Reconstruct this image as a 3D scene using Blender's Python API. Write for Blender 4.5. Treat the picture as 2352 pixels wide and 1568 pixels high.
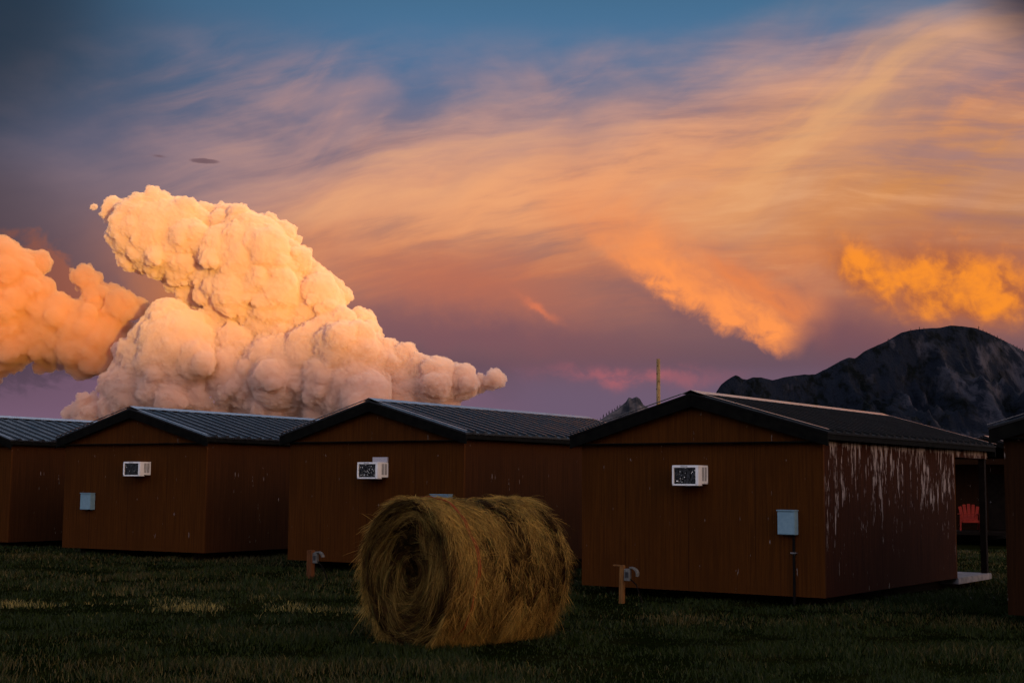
import bpy, bmesh, math, random
import numpy as np
from mathutils import Vector, Matrix, noise as mnoise

for o in list(bpy.data.objects):
    bpy.data.objects.remove(o)
S = bpy.context.scene
COL = S.collection
R = math.radians
rng = np.random.default_rng(7)
random.seed(7)


def lin(r, g, b):
    f = lambda c: (c / 255 / 12.92) if c / 255 <= 0.04045 else ((c / 255 + 0.055) / 1.055) ** 2.4
    return (f(r), f(g), f(b), 1.0)


# ------------------------------------------------------------------ camera
F_PX, PITCH, ROLL, EYE = 3267.0, R(5.73), R(0.4), 1.85      # focal in units of a 2352-wide frame
cam_d = bpy.data.cameras.new('camera')
cam = bpy.data.objects.new('camera', cam_d)
COL.objects.link(cam)
cam_d.sensor_width = 36.0
cam_d.lens = 36.0 * F_PX / 2352
cam_d.clip_start, cam_d.clip_end = 0.1, 120000
cam.matrix_world = (Matrix.Translation((0, 0, EYE)) @ Matrix.Rotation(R(90) + PITCH, 4, 'X')
                    @ Matrix.Rotation(ROLL, 4, 'Z'))
S.camera = cam
S.view_settings.view_transform = 'Standard'
S.view_settings.look = 'None'
S.view_settings.exposure = 0.0
S.view_settings.gamma = 1.0
S.render.engine = 'CYCLES'
S.cycles.use_adaptive_sampling = True
S.cycles.adaptive_threshold = 0.02
S.cycles.max_bounces = 11
S.cycles.diffuse_bounces = 3
S.cycles.glossy_bounces = 3
S.cycles.volume_bounces = 11
S.cycles.use_denoising = True

# ------------------------------------------------------------------ sun: just below the local horizon, behind on the right.
# The ground shades everything near; only the high clouds still catch it.
SUN_AZ, SUN_EL = R(152), R(-2.12)
to_sun = Vector((math.sin(SUN_AZ) * math.cos(SUN_EL), math.cos(SUN_AZ) * math.cos(SUN_EL), math.sin(SUN_EL)))
sun_d = bpy.data.lights.new('sun', 'SUN')
sun_d.energy = 5.0
sun_d.color = (1.0, 0.57, 0.11)
sun_d.angle = R(1.2)
sun = bpy.data.objects.new('sun', sun_d)
COL.objects.link(sun)
sun.rotation_euler = to_sun.to_track_quat('Z', 'Y').to_euler()

# ------------------------------------------------------------------ sky (world): dusk gradient, cirrus sheet, virga
W = bpy.data.worlds.new('World')
S.world = W
W.use_nodes = True
wn, wl = W.node_tree.nodes, W.node_tree.links
wn.clear()


class G:
    """tiny wrapper so that node maths reads like maths"""
    def __init__(s, nt):
        s.n, s.l = nt.nodes, nt.links

    def put(s, sock, v):
        if isinstance(v, (int, float)):
            sock.default_value = v
        elif isinstance(v, tuple):
            sock.default_value = v if len(sock.default_value) == len(v) else v[:len(sock.default_value)]
        else:
            s.l.new(v, sock)

    def m(s, op, a, b=0.0, c=0.0, clamp=False):
        n = s.n.new('ShaderNodeMath')
        n.operation, n.use_clamp = op, clamp
        for i, v in enumerate((a, b, c)):
            s.put(n.inputs[i], v)
        return n.outputs[0]

    def add(s, *a):
        r = a[0]
        for b in a[1:]:
            r = s.m('ADD', r, b)
        return r

    def sub(s, a, b): return s.m('SUBTRACT', a, b)

    def mul(s, *a):
        r = a[0]
        for b in a[1:]:
            r = s.m('MULTIPLY', r, b)
        return r

    def step(s, x, lo, hi, a=0.0, b=1.0):
        n = s.n.new('ShaderNodeMapRange')
        n.interpolation_type = 'SMOOTHSTEP'
        for i, v in enumerate((x, lo, hi, a, b)):
            s.put(n.inputs[i], v)
        return n.outputs[0]

    def mix(s, a, b, f):
        n = s.n.new('ShaderNodeMix')
        n.data_type = 'RGBA'
        s.put(n.inputs[0], f)
        s.put(n.inputs[6], a)
        s.put(n.inputs[7], b)
        return n.outputs[2]

    def vec(s, x, y, z=0.0):
        n = s.n.new('ShaderNodeCombineXYZ')
        for i, v in enumerate((x, y, z)):
            s.put(n.inputs[i], v)
        return n.outputs[0]

    def noise(s, v, scale=1.0, detail=4.0, rough=0.5, dist=0.0):
        n = s.n.new('ShaderNodeTexNoise')
        s.put(n.inputs['Vector'], v)
        n.inputs['Scale'].default_value = scale
        n.inputs['Detail'].default_value = detail
        n.inputs['Roughness'].default_value = rough
        n.inputs['Distortion'].default_value = dist
        return n.outputs[0]

    def ramp(s, x, pts):
        n = s.n.new('ShaderNodeValToRGB')
        s.put(n.inputs[0], x)
        e = n.color_ramp.elements
        while len(e) < len(pts):
            e.new(0.5)
        for k, (p, c) in zip(e, pts):
            k.position, k.color = p, c
        return n.outputs[0]


g = G(W.node_tree)
tc = wn.new('ShaderNodeTexCoord')
sx = wn.new('ShaderNodeSeparateXYZ')
wl.new(tc.outputs['Generated'], sx.inputs[0])
dx, dy, dz = sx.outputs
az = g.m('ARCTAN2', dx, dy)
el = g.m('ARCSINE', dz)
# angular coordinates, 1 unit = 1.75 degrees; U grows to the right (north-east = 11.76), V grows downward (horizon = 11.12)
U = g.add(g.mul(az, 33.65), 11.76)
V = g.sub(11.12, g.mul(el, 32.67))


def rot(u, v, ang, cu=0.0, cv=0.0):
    c, s_ = math.cos(R(ang)), math.sin(R(ang))
    a, b = g.sub(u, cu), g.sub(v, cv)
    return g.add(g.mul(a, c), g.mul(b, s_)), g.sub(g.mul(b, c), g.mul(a, s_))


def blob(cu, cv, su, sv, ang=0.0, u=None, v=None, p=1.0):
    x, y = rot(u if u is not None else U, v if v is not None else V, ang, cu, cv)
    q = g.add(g.m('POWER', g.m('ABSOLUTE', g.mul(x, 1 / su)), 2.0), g.m('POWER', g.m('ABSOLUTE', g.mul(y, 1 / sv)), 2.0))
    return g.m('POWER', 2.71828, g.mul(q, -p))


# slow and fine warps for wispy edges
wA = g.noise(g.vec(U, V, 3.1), 0.22, 3, 0.5)
wB = g.noise(g.vec(U, V, 9.7), 0.22, 3, 0.5)
Uw = g.add(U, g.mul(g.sub(wA, 0.5), 3.0))
Vw = g.add(V, g.mul(g.sub(wB, 0.5), 2.2))
wC = g.noise(g.vec(U, V, 5.5), 1.1, 4, 0.55)
wD = g.noise(g.vec(U, V, 1.5), 1.1, 4, 0.55)
Uf = g.add(U, g.mul(g.sub(wC, 0.5), 0.9))
Vf = g.add(V, g.mul(g.sub(wD, 0.5), 0.9))

# streak noise running up to the right (fan of cirrus) and down to the right (virga)
x1, y1 = rot(Uw, Vw, -24)
stA = g.noise(g.vec(g.mul(x1, 0.16), g.mul(y1, 1.0), 0.3), 0.95, 5, 0.55, 0.3)
x1b, y1b = rot(Uw, Vw, -30)
stB = g.noise(g.vec(g.mul(x1b, 0.10), g.mul(y1b, 1.0), 7.3), 0.42, 4, 0.5, 0.2)
x2, y2 = rot(Uf, Vf, 36)
x3, y3 = rot(g.add(U, g.mul(g.sub(wA, 0.5), 1.0)), g.add(V, g.mul(g.sub(wB, 0.5), 0.7)), -21)
x3 = g.add(x3, 0.0)
y3 = g.add(y3, g.mul(x3, x3, -0.012))                # the fibres bend upward as they fan out
stD = g.noise(g.vec(g.mul(x3, 0.15), y3, 6.1), 1.25, 6, 0.6, 0.25)
stC = g.noise(g.vec(g.mul(x2, 0.35), y2, 2.2), 1.0, 5, 0.55, 0.3)
puff = g.noise(g.vec(g.mul(U, 0.7), g.mul(V, 1.5), 0.0), 0.42, 5, 0.5, 0.15)
lump = g.noise(g.vec(U, g.mul(V, 1.2), 4.0), 1.5, 6, 0.6, 0.4)

lump2 = g.noise(g.vec(g.mul(U, 0.9), V, 8.0), 1.05, 3, 0.5, 0.5)
vN = g.m('DIVIDE', V, 12.0)
clear = g.ramp(vN, [(0.0, lin(64, 114, 150)), (0.13, lin(72, 108, 146)), (0.28, lin(104, 104, 130)), (0.45, lin(124, 104, 114)),
                    (0.60, lin(126, 94, 98)), (0.70, lin(100, 77, 90)), (0.79, lin(112, 88, 108)), (0.87, lin(126, 108, 136)),
                    (0.93, lin(128, 108, 140))])
# physical sky for the clear part overhead
nis = wn.new('ShaderNodeTexSky')
nis.sky_type = 'NISHITA'
nis.sun_disc = False
nis.sun_elevation = SUN_EL
nis.sun_rotation = SUN_AZ
nis.altitude = 900
c = clear
# left of the frame is greyer and darker
c = g.mix(c, lin(44, 72, 98), g.mul(g.step(U, 10.0, -1.0), g.step(V, 6.0, 1.0), 0.85))
c = g.mix(c, lin(76, 62, 80), g.mul(blob(0.5, 7.2, 4.0, 2.4), 0.75))
# lens vignette painted into the sky colour at the upper left
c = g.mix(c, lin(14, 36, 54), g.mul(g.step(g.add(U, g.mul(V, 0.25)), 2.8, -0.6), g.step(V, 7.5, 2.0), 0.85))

# mauve high cirrus
hi = g.mul(g.step(puff, 0.36, 0.72), g.step(V, 0.4, 2.4), g.step(V, 6.5, 4.0), g.step(U, -1.0, 9.0, 0.25, 1.0), 0.62)
c = g.mix(c, lin(172, 138, 140), hi)
hi2 = g.mul(g.step(g.add(g.mul(stA, 0.5), g.mul(stD, 0.5)), 0.42, 0.62), g.step(V, 0.6, 2.6), g.step(V, 7.0, 4.5), g.step(U, 0.0, 7.0), 0.45)
c = g.mix(c, lin(196, 146, 134), hi2)

# the great orange sheet: upper edge rises to the right
line = g.add(V, g.mul(U, 0.155))                     # iso-lines slope up to the right
edge = g.add(line, g.mul(g.sub(puff, 0.5), 2.6), g.mul(g.sub(stB, 0.5), 2.2))
sheet = g.mul(g.step(edge, 2.7, 6.3), g.step(V, 8.0, 6.0), g.step(U, 2.5, 8.5))
warm = g.mix(lin(202, 152, 132), lin(234, 150, 96), g.step(line, 4.2, 7.2))
warm = g.mix(warm, lin(208, 138, 70), g.mul(g.step(U, 13.0, 23.5), g.step(V, 1.5, 4.5)))
warm = g.mix(warm, lin(196, 112, 78), g.mul(g.step(V, 5.0, 6.6), 0.75))
warm = g.mix(warm, lin(178, 116, 88), g.mul(g.step(stD, 0.54, 0.32), 0.7))
warm = g.mix(warm, lin(250, 182, 122), g.mul(g.step(stD, 0.50, 0.70), 0.55))
sheet_d = g.mul(sheet, g.step(stB, 0.30, 0.58, 0.55, 1.0), g.step(stA, 0.30, 0.60, 0.72, 1.0), g.step(stD, 0.30, 0.52, 0.66, 1.0))
c = g.mix(c, warm, g.mul(sheet_d, 0.97))
# bright cream streak high on the right
c = g.mix(c, lin(222, 166, 118), g.mul(blob(19.6, 3.0, 4.2, 0.85, -28, Uw, Vw), g.step(stA, 0.35, 0.6, 0.4, 1.0), 0.8))
c = g.mix(c, lin(240, 166, 114), g.mul(blob(11.5, 4.6, 5.0, 1.1, -14, Uw, Vw), g.step(stD, 0.35, 0.6, 0.5, 1.0), 0.8))
# lower brown-rose band fading to purple
c = g.mix(c, lin(186, 104, 80), g.mul(blob(10.5, 6.6, 3.4, 0.95, 8, Uf, Vf), 0.7))
c = g.mix(c, lin(120, 82, 92), g.mul(blob(11.0, 7.7, 4.2, 0.55, 6, Uf, Vf), 0.8))
c = g.mix(c, lin(104, 72, 88), g.mul(blob(18.5, 7.35, 4.4, 0.75, 16, Uf, Vf), 0.85))
# virga tongues
def tongue(cu, cv, ang, half, width, amp, hard, ns):
    """a falling streak of cloud: soft on its upper right flank, lumpy and crisp on its lower left flank"""
    x, y = rot(U, V, ang, cu, cv)
    y = g.add(y, g.mul(g.sub(ns, 0.5), amp), g.mul(g.mul(x, x), 0.035))
    lower = g.step(y, width, width * (1 - hard))             # y grows towards the lower left
    upper = g.step(y, -width * 3.2, width * 0.2)
    ends = g.mul(g.step(x, -half, -half * 0.2), g.step(x, half, half * 0.72))
    return g.mul(lower, upper, ends)


v0 = g.mul(tongue(15.3, 6.35, 25, 4.4, 0.62, 0.9, 1.4, lump2), g.step(stC, 0.30, 0.58, 0.45, 1.0))
c = g.mix(c, lin(232, 138, 86), g.mul(v0, 0.75))
v1 = g.mul(tongue(15.9, 6.82, 30, 3.1, 0.40, 1.15, 1.3, lump), g.step(stC, 0.28, 0.55, 0.6, 1.0))
c = g.mix(c, lin(255, 150, 80), g.m('MINIMUM', g.mul(v1, 1.2), 1.0))
v2 = g.mul(tongue(17.3, 6.62, 33, 1.7, 0.22, 0.55, 1.2, lump), g.step(stC, 0.25, 0.55, 0.5, 0.9))
c = g.mix(c, lin(232, 130, 74), v2)
v4 = g.mul(blob(19.1, 5.9, 1.3, 0.22, 8, Uf, Vf), 0.7)
c = g.mix(c, lin(226, 140, 84), v4)
fx, fy = rot(g.add(U, g.mul(g.sub(wC, 0.5), 1.2)), g.add(V, g.mul(g.sub(wD, 0.5), 1.0)), 58)
fold = g.noise(g.vec(g.mul(fx, 0.6), fy, 3.3), 1.5, 6, 0.6, 0.5)
c = g.mix(c, lin(190, 110, 72), g.mul(blob(21.6, 6.3, 3.0, 1.3, 6, Uf, Vf), 0.65))
v3 = g.m('MAXIMUM', blob(22.2, 6.75, 1.9, 0.85, 10, U, V, 1.0), g.mul(blob(20.1, 6.4, 1.2, 0.55, 36, U, V, 1.0), 0.75))
v3m = g.mul(g.step(g.add(v3, g.mul(g.sub(lump2, 0.5), 0.9), g.mul(g.sub(lump, 0.5), 0.35)), -0.02, 0.85), g.step(V, 8.2, 7.3), g.step(v3, 0.02, 0.22))
hot = g.mix(lin(168, 92, 60), lin(247, 142, 42), g.step(g.add(g.mul(lump2, 0.6), g.mul(lump, 0.4), g.mul(g.sub(fold, 0.5), 0.45), g.mul(v3, 0.12)), 0.48, 0.76))
c = g.mix(c, hot, v3m)
v5 = g.mul(blob(12.35, 7.05, 0.45, 0.10, 28, Uf, Vf), 0.8)
c = g.mix(c, lin(222, 120, 84), v5)
# dull orange glow between and around the cumulus heaps, ragged scraps on the left
c = g.mix(c, lin(196, 116, 70), g.mul(blob(4.4, 7.0, 1.9, 0.75, 25, Uf, Vf), 0.9))
scr = g.mul(g.step(blob(1.4, 6.9, 2.3, 0.75, 35, Uf, Vf), 0.02, 0.25), g.step(g.add(blob(1.4, 6.9, 2.3, 0.75, 35, Uf, Vf), g.mul(g.sub(lump, 0.5), 1.2)), 0.45, 0.8), g.step(V, 8.4, 7.2))
c = g.mix(c, lin(186, 100, 62), g.mul(scr, 0.6))
low = g.mul(g.step(g.add(g.mul(g.sub(V, 8.75), 0.45), g.mul(g.sub(lump, 0.5), 1.3), g.mul(g.sub(puff, 0.5), 0.8)), -0.05, 0.22), g.step(U, 13.5, 9.5))
c = g.mix(c, lin(122, 92, 114), g.mul(low, 0.7))
# thin dark scraps of low cloud above the cumulus
c = g.mix(c, lin(98, 72, 82), g.mul(g.step(g.add(blob(4.42, 3.95, 0.34, 0.06, 1), g.mul(g.sub(lump, 0.5), 0.9)), 0.25, 0.6), blob(4.42, 3.95, 0.6, 0.12), 0.8))
c = g.mix(c, lin(104, 76, 84), g.mul(blob(3.4, 3.90, 0.12, 0.025, 3), 0.7))
# greyer mauve towards the horizon on the right
c = g.mix(c, lin(108, 90, 112), g.mul(g.step(V, 8.0, 9.2), g.step(U, 10.0, 13.0), 0.85))
# pink low scraps
c = g.mix(c, lin(170, 96, 104), g.mul(blob(14.6, 8.62, 1.7, 0.17, 2, Uf, Vf), g.step(lump, 0.35, 0.55, 0.3, 1.0), 0.85))
# left edge darkened in the sky colour, as a painted vignette
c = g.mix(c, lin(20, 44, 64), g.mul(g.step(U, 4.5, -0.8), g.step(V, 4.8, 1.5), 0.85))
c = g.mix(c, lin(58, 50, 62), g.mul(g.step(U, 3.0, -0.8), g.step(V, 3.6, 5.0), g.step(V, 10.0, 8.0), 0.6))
# vignette darkening put into the colour along the top and upper right
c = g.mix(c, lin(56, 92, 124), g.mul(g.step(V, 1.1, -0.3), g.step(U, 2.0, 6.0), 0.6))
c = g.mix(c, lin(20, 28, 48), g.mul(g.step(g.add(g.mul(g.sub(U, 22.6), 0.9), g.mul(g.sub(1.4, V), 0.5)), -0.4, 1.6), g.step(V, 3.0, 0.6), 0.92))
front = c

# everything outside the view: lilac-blue dusk with the afterglow of the sunset behind on the right
zen = g.m('MAXIMUM', dz, 0.0)
back = g.ramp(zen, [(0.0, (0.22, 0.17, 0.16, 1)), (0.10, (0.46, 0.40, 0.42, 1)), (0.28, (1.34, 1.26, 1.48, 1)), (0.46, (1.32, 1.36, 1.72, 1)),
                    (0.70, (0.32, 0.40, 0.56, 1)), (1.0, (0.04, 0.09, 0.16, 1))])
side = g.step(dx, -0.2, -0.9)                        # the left-hand sky is further from the sunset and dimmer
back = g.mix(back, (0.10, 0.12, 0.18, 1), g.mul(side, 0.7))
hs = Vector((math.sin(SUN_AZ - R(26)), math.cos(SUN_AZ - R(26)), 0.10)).normalized()
dots = g.add(g.mul(dx, hs.x), g.mul(dy, hs.y), g.mul(dz, hs.z))
glow = g.m('POWER', g.m('MAXIMUM', dots, 0.0), 7.0)
back = g.mix(back, (3.2, 1.75, 0.80, 1), g.m('MINIMUM', glow, 1.0))
wf = g.mul(g.step(dy, 0.45, 0.86), g.step(dz, 0.62, 0.38))
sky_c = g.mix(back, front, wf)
# below the horizon (never reached past the ground sheet)
sky_c = g.mix(sky_c, (0.02, 0.02, 0.018, 1), g.step(dz, -0.01, -0.04))
addn = wn.new('ShaderNodeMix')
addn.data_type = 'RGBA'
addn.blend_type = 'ADD'
addn.inputs[0].default_value = 0.08
wl.new(sky_c, addn.inputs[6])
wl.new(nis.outputs[0], addn.inputs[7])
bg = wn.new('ShaderNodeBackground')
wl.new(addn.outputs[2], bg.inputs[0])
bg.inputs[1].default_value = 1.0
wo = wn.new('ShaderNodeOutputWorld')
wl.new(bg.outputs[0], wo.inputs[0])


# ------------------------------------------------------------------ helpers
def ray(x, y):
    """direction through a point of the 2352-wide photograph"""
    u, v = (x - 1176) / F_PX, (784 - y) / F_PX
    c_, s_ = math.cos(ROLL), math.sin(ROLL)
    a, b = c_ * u - s_ * v, s_ * u + c_ * v
    return Vector((a, math.cos(PITCH) - math.sin(PITCH) * b, math.sin(PITCH) + math.cos(PITCH) * b))


def at(x, y, Y):
    d = ray(x, y)
    return Vector((0, 0, EYE)) + d * (Y / d.y)


def principled(name, rough=0.6, spec=0.3, metal=0.0):
    m = bpy.data.materials.new(name)
    m.use_nodes = True
    b = m.node_tree.nodes['Principled BSDF']
    b.inputs['Roughness'].default_value = rough
    b.inputs['Specular IOR Level'].default_value = spec
    b.inputs['Metallic'].default_value = metal
    return m, G(m.node_tree), b


def obj_coord(gg, kind='Object'):
    t = gg.n.new('ShaderNodeTexCoord')
    return t.outputs[kind]


def scaled(gg, v, sx_, sy_, sz_):
    n = gg.n.new('ShaderNodeMapping')
    gg.l.new(v, n.inputs[0])
    n.inputs['Scale'].default_value = (sx_, sy_, sz_)
    return n.outputs[0]


def bump(gg, b, h, strength=0.3, dist=0.01):
    n = gg.n.new('ShaderNodeBump')
    n.inputs['Strength'].default_value = strength
    n.inputs['Distance'].default_value = dist
    gg.l.new(h, n.inputs['Height'])
    gg.l.new(n.outputs[0], b.inputs['Normal'])


def mottled(name, c1, c2, scale=8, rough=0.6, spec=0.3, metal=0.0, stretch=(1, 1, 1), bmp=0.0):
    m, gg, b = principled(name, rough, spec, metal)
    n = gg.noise(scaled(gg, obj_coord(gg), *stretch), scale, 5, 0.6)
    gg.l.new(gg.mix(c1, c2, gg.step(n, 0.35, 0.65)), b.inputs['Base Color'])
    if bmp:
        bump(gg, b, n, bmp)
    return m


class MB:
    def __init__(s):
        s.bm = bmesh.new()

    def quad(s, *p):
        return s.bm.faces.new([s.bm.verts.new(q) for q in p])

    def box(s, x0, x1, y0, y1, z0, z1, bev=0.0, M=None):
        r = bmesh.ops.create_cube(s.bm, size=1.0)
        vs = r['verts']
        for v in vs:
            v.co = Vector(((x0 + x1) / 2 + v.co.x * (x1 - x0), (y0 + y1) / 2 + v.co.y * (y1 - y0), (z0 + z1) / 2 + v.co.z * (z1 - z0)))
        if bev:
            es = list({e for v in vs for e in v.link_edges})
            rb = bmesh.ops.bevel(s.bm, geom=es, offset=bev, segments=2, affect='EDGES')
            vs = list({v for f in rb['faces'] for v in f.verts} | {v for v in vs if v.is_valid})
        if M is not None:
            bmesh.ops.transform(s.bm, matrix=M, verts=[v for v in vs if v.is_valid])
        return s

    def tube(s, pts, rad, n=8, cap=True):
        pts = [Vector(p) for p in pts]
        rads = rad if isinstance(rad, (list, tuple)) else [rad] * len(pts)
        rings = []
        for i, p in enumerate(pts):
            t = (pts[min(i + 1, len(pts) - 1)] - pts[max(i - 1, 0)]).normalized()
            a = t.orthogonal().normalized() if i == 0 else (ref - t * ref.dot(t)).normalized()
            ref = a
            b = t.cross(a)
            rings.append([s.bm.verts.new(p + (a * math.cos(k * 2 * math.pi / n) + b * math.sin(k * 2 * math.pi / n)) * rads[i]) for k in range(n)])
        for r0, r1 in zip(rings, rings[1:]):
            for k in range(n):
                s.bm.faces.new((r0[k], r0[(k + 1) % n], r1[(k + 1) % n], r1[k]))
        if cap:
            s.bm.faces.new(rings[0][::-1])
            s.bm.faces.new(rings[-1])
        return s

    def prism(s, poly, y0, y1, axis='y'):
        """poly in (x, z), extruded along y"""
        a = [s.bm.verts.new((x, y0, z)) for x, z in poly]
        b = [s.bm.verts.new((x, y1, z)) for x, z in poly]
        n = len(poly)
        s.bm.faces.new(a)
        s.bm.faces.new(b[::-1])
        for k in range(n):
            s.bm.faces.new((a[k], b[k], b[(k + 1) % n], a[(k + 1) % n]))
        return s

    def build(s, name, mat, parent=None, smooth=False):
        bmesh.ops.recalc_face_normals(s.bm, faces=s.bm.faces)
        me = bpy.data.meshes.new(name)
        s.bm.to_mesh(me)
        s.bm.free()
        me.materials.append(mat)
        if smooth:
            me.shade_smooth()
        o = bpy.data.objects.new(name, me)
        COL.objects.link(o)
        o.parent = parent
        return o


def np_mesh(name, verts, faces, mat, parent=None, smooth=False, cols=None):
    verts = np.asarray(verts, np.float32)
    faces = np.asarray(faces, np.int32)
    me = bpy.data.meshes.new(name)
    k = faces.shape[1]
    me.vertices.add(len(verts))
    me.vertices.foreach_set('co', verts.ravel())
    me.loops.add(faces.size)
    me.loops.foreach_set('vertex_index', faces.ravel())
    me.polygons.add(len(faces))
    me.polygons.foreach_set('loop_start', np.arange(0, faces.size, k, dtype=np.int32))
    me.update(calc_edges=True)
    if cols is not None:
        a = me.color_attributes.new('tint', 'FLOAT_COLOR', 'POINT')
        a.data.foreach_set('color', np.asarray(cols, np.float32).ravel())
    me.materials.append(mat)
    if smooth:
        me.shade_smooth()
    o = bpy.data.objects.new(name, me)
    COL.objects.link(o)
    o.parent = parent
    return o


def thing(name, label, cat, loc=(0, 0, 0), rz=0.0, group=None):
    o = bpy.data.objects.new(name, None)
    o.empty_display_size = 0.2
    COL.objects.link(o)
    o.location = loc
    o.rotation_euler = (0, 0, rz)
    return tag(o, label, cat, group)


def tag(o, label, cat, group=None, kind=None):
    o['label'], o['category'] = label, cat
    if group:
        o['group'] = group
    if kind:
        o['kind'] = kind
    return o


def vnoise(P, seed=0, octaves=5, gain=0.5, ridged=False):
    """value-gradient fractal noise on an (N,3) array with numpy"""
    r = np.random.default_rng(seed)
    perm = r.permutation(256)
    val = r.uniform(-1, 1, 256)
    out = np.zeros(len(P))
    amp, tot = 1.0, 0.0
    Q = P.astype(np.float64).copy()
    for _ in range(octaves):
        I = np.floor(Q).astype(int)
        f = Q - I
        w = f * f * f * (f * (f * 6 - 15) + 10)
        acc = np.zeros(len(P))
        for a in (0, 1):
            for b in (0, 1):
                for c_ in (0, 1):
                    h = perm[(perm[(perm[(I[:, 0] + a) & 255] + I[:, 1] + b) & 255] + I[:, 2] + c_) & 255]
                    ww = (w[:, 0] if a else 1 - w[:, 0]) * (w[:, 1] if b else 1 - w[:, 1]) * (w[:, 2] if c_ else 1 - w[:, 2])
                    acc += val[h] * ww
        out += amp * ((1 - 2 * np.abs(acc)) if ridged else acc)
        tot += amp
        amp *= gain
        Q = Q * 2.03 + 17.3
    return out / tot


def ground_z(x, y):
    """the lawn climbs a little towards the left"""
    return -0.012 * np.clip(x, -14, 12) * np.clip((np.asarray(y) - 12) / 14, 0, 1)


# ------------------------------------------------------------------ ground
m, gg, b = principled('lawn_soil', 1.0, 0.0)
oc = obj_coord(gg)
n1 = gg.noise(oc, 0.9, 6, 0.65)
n2 = gg.noise(oc, 7.0, 5, 0.6)
cc = gg.mix((0.0042, 0.0066, 0.0012, 1), (0.0105, 0.0105, 0.0025, 1), gg.step(n1, 0.4, 0.65))
cc = gg.mix(cc, (0.0035, 0.004, 0.0015, 1), gg.step(n2, 0.45, 0.7))
gg.l.new(cc, b.inputs['Base Color'])
M_SOIL = m
gx = np.concatenate([[-60000, -20000, -6000, -1500, -400, -120], np.linspace(-50, 50, 101), [120, 400, 1500, 6000, 20000, 60000]])
gy = np.concatenate([[-30000, -20000, -6000, -1500, -300, -60], np.linspace(-10, 70, 81), [120, 300, 800, 2000, 6000, 15000]])
X, Y = np.meshgrid(gx, gy)
P = np.stack([X.ravel(), Y.ravel(), np.zeros(X.size)], 1)
near = (np.abs(P[:, 0]) < 60) & (P[:, 1] > -15) & (P[:, 1] < 80)
P[:, 2] = ground_z(P[:, 0], P[:, 1]) * near + near * 0.02 * vnoise(P * 0.7, 3, 3)
nx, ny = len(gx), len(gy)
ii = np.arange(nx * ny).reshape(ny, nx)
Fc = np.stack([ii[:-1, :-1].ravel(), ii[:-1, 1:].ravel(), ii[1:, 1:].ravel(), ii[1:, :-1].ravel()], 1)
o = np_mesh('ground', P, Fc, M_SOIL, smooth=True)
o['kind'] = 'structure'


# ------------------------------------------------------------------ grass blades (stuff)
def vcol_mat(name, rough=0.7, trans=0.0, spec=0.15):
    m_, g_, b_ = principled(name, rough, spec)
    a = g_.n.new('ShaderNodeVertexColor')
    a.layer_name = 'tint'
    g_.l.new(a.outputs[0], b_.inputs['Base Color'])
    if trans:
        t = g_.n.new('ShaderNodeBsdfTranslucent')
        g_.l.new(a.outputs[0], t.inputs[0])
        mx = g_.n.new('ShaderNodeMixShader')
        mx.inputs[0].default_value = trans
        g_.l.new(b_.outputs[0], mx.inputs[1])
        g_.l.new(t.outputs[0], mx.inputs[2])
        g_.l.new(mx.outputs[0], g_.n['Material Output'].inputs[0])
    return m_


M_BLADE = vcol_mat('grass_blade', 0.6, 0.25)


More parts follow.
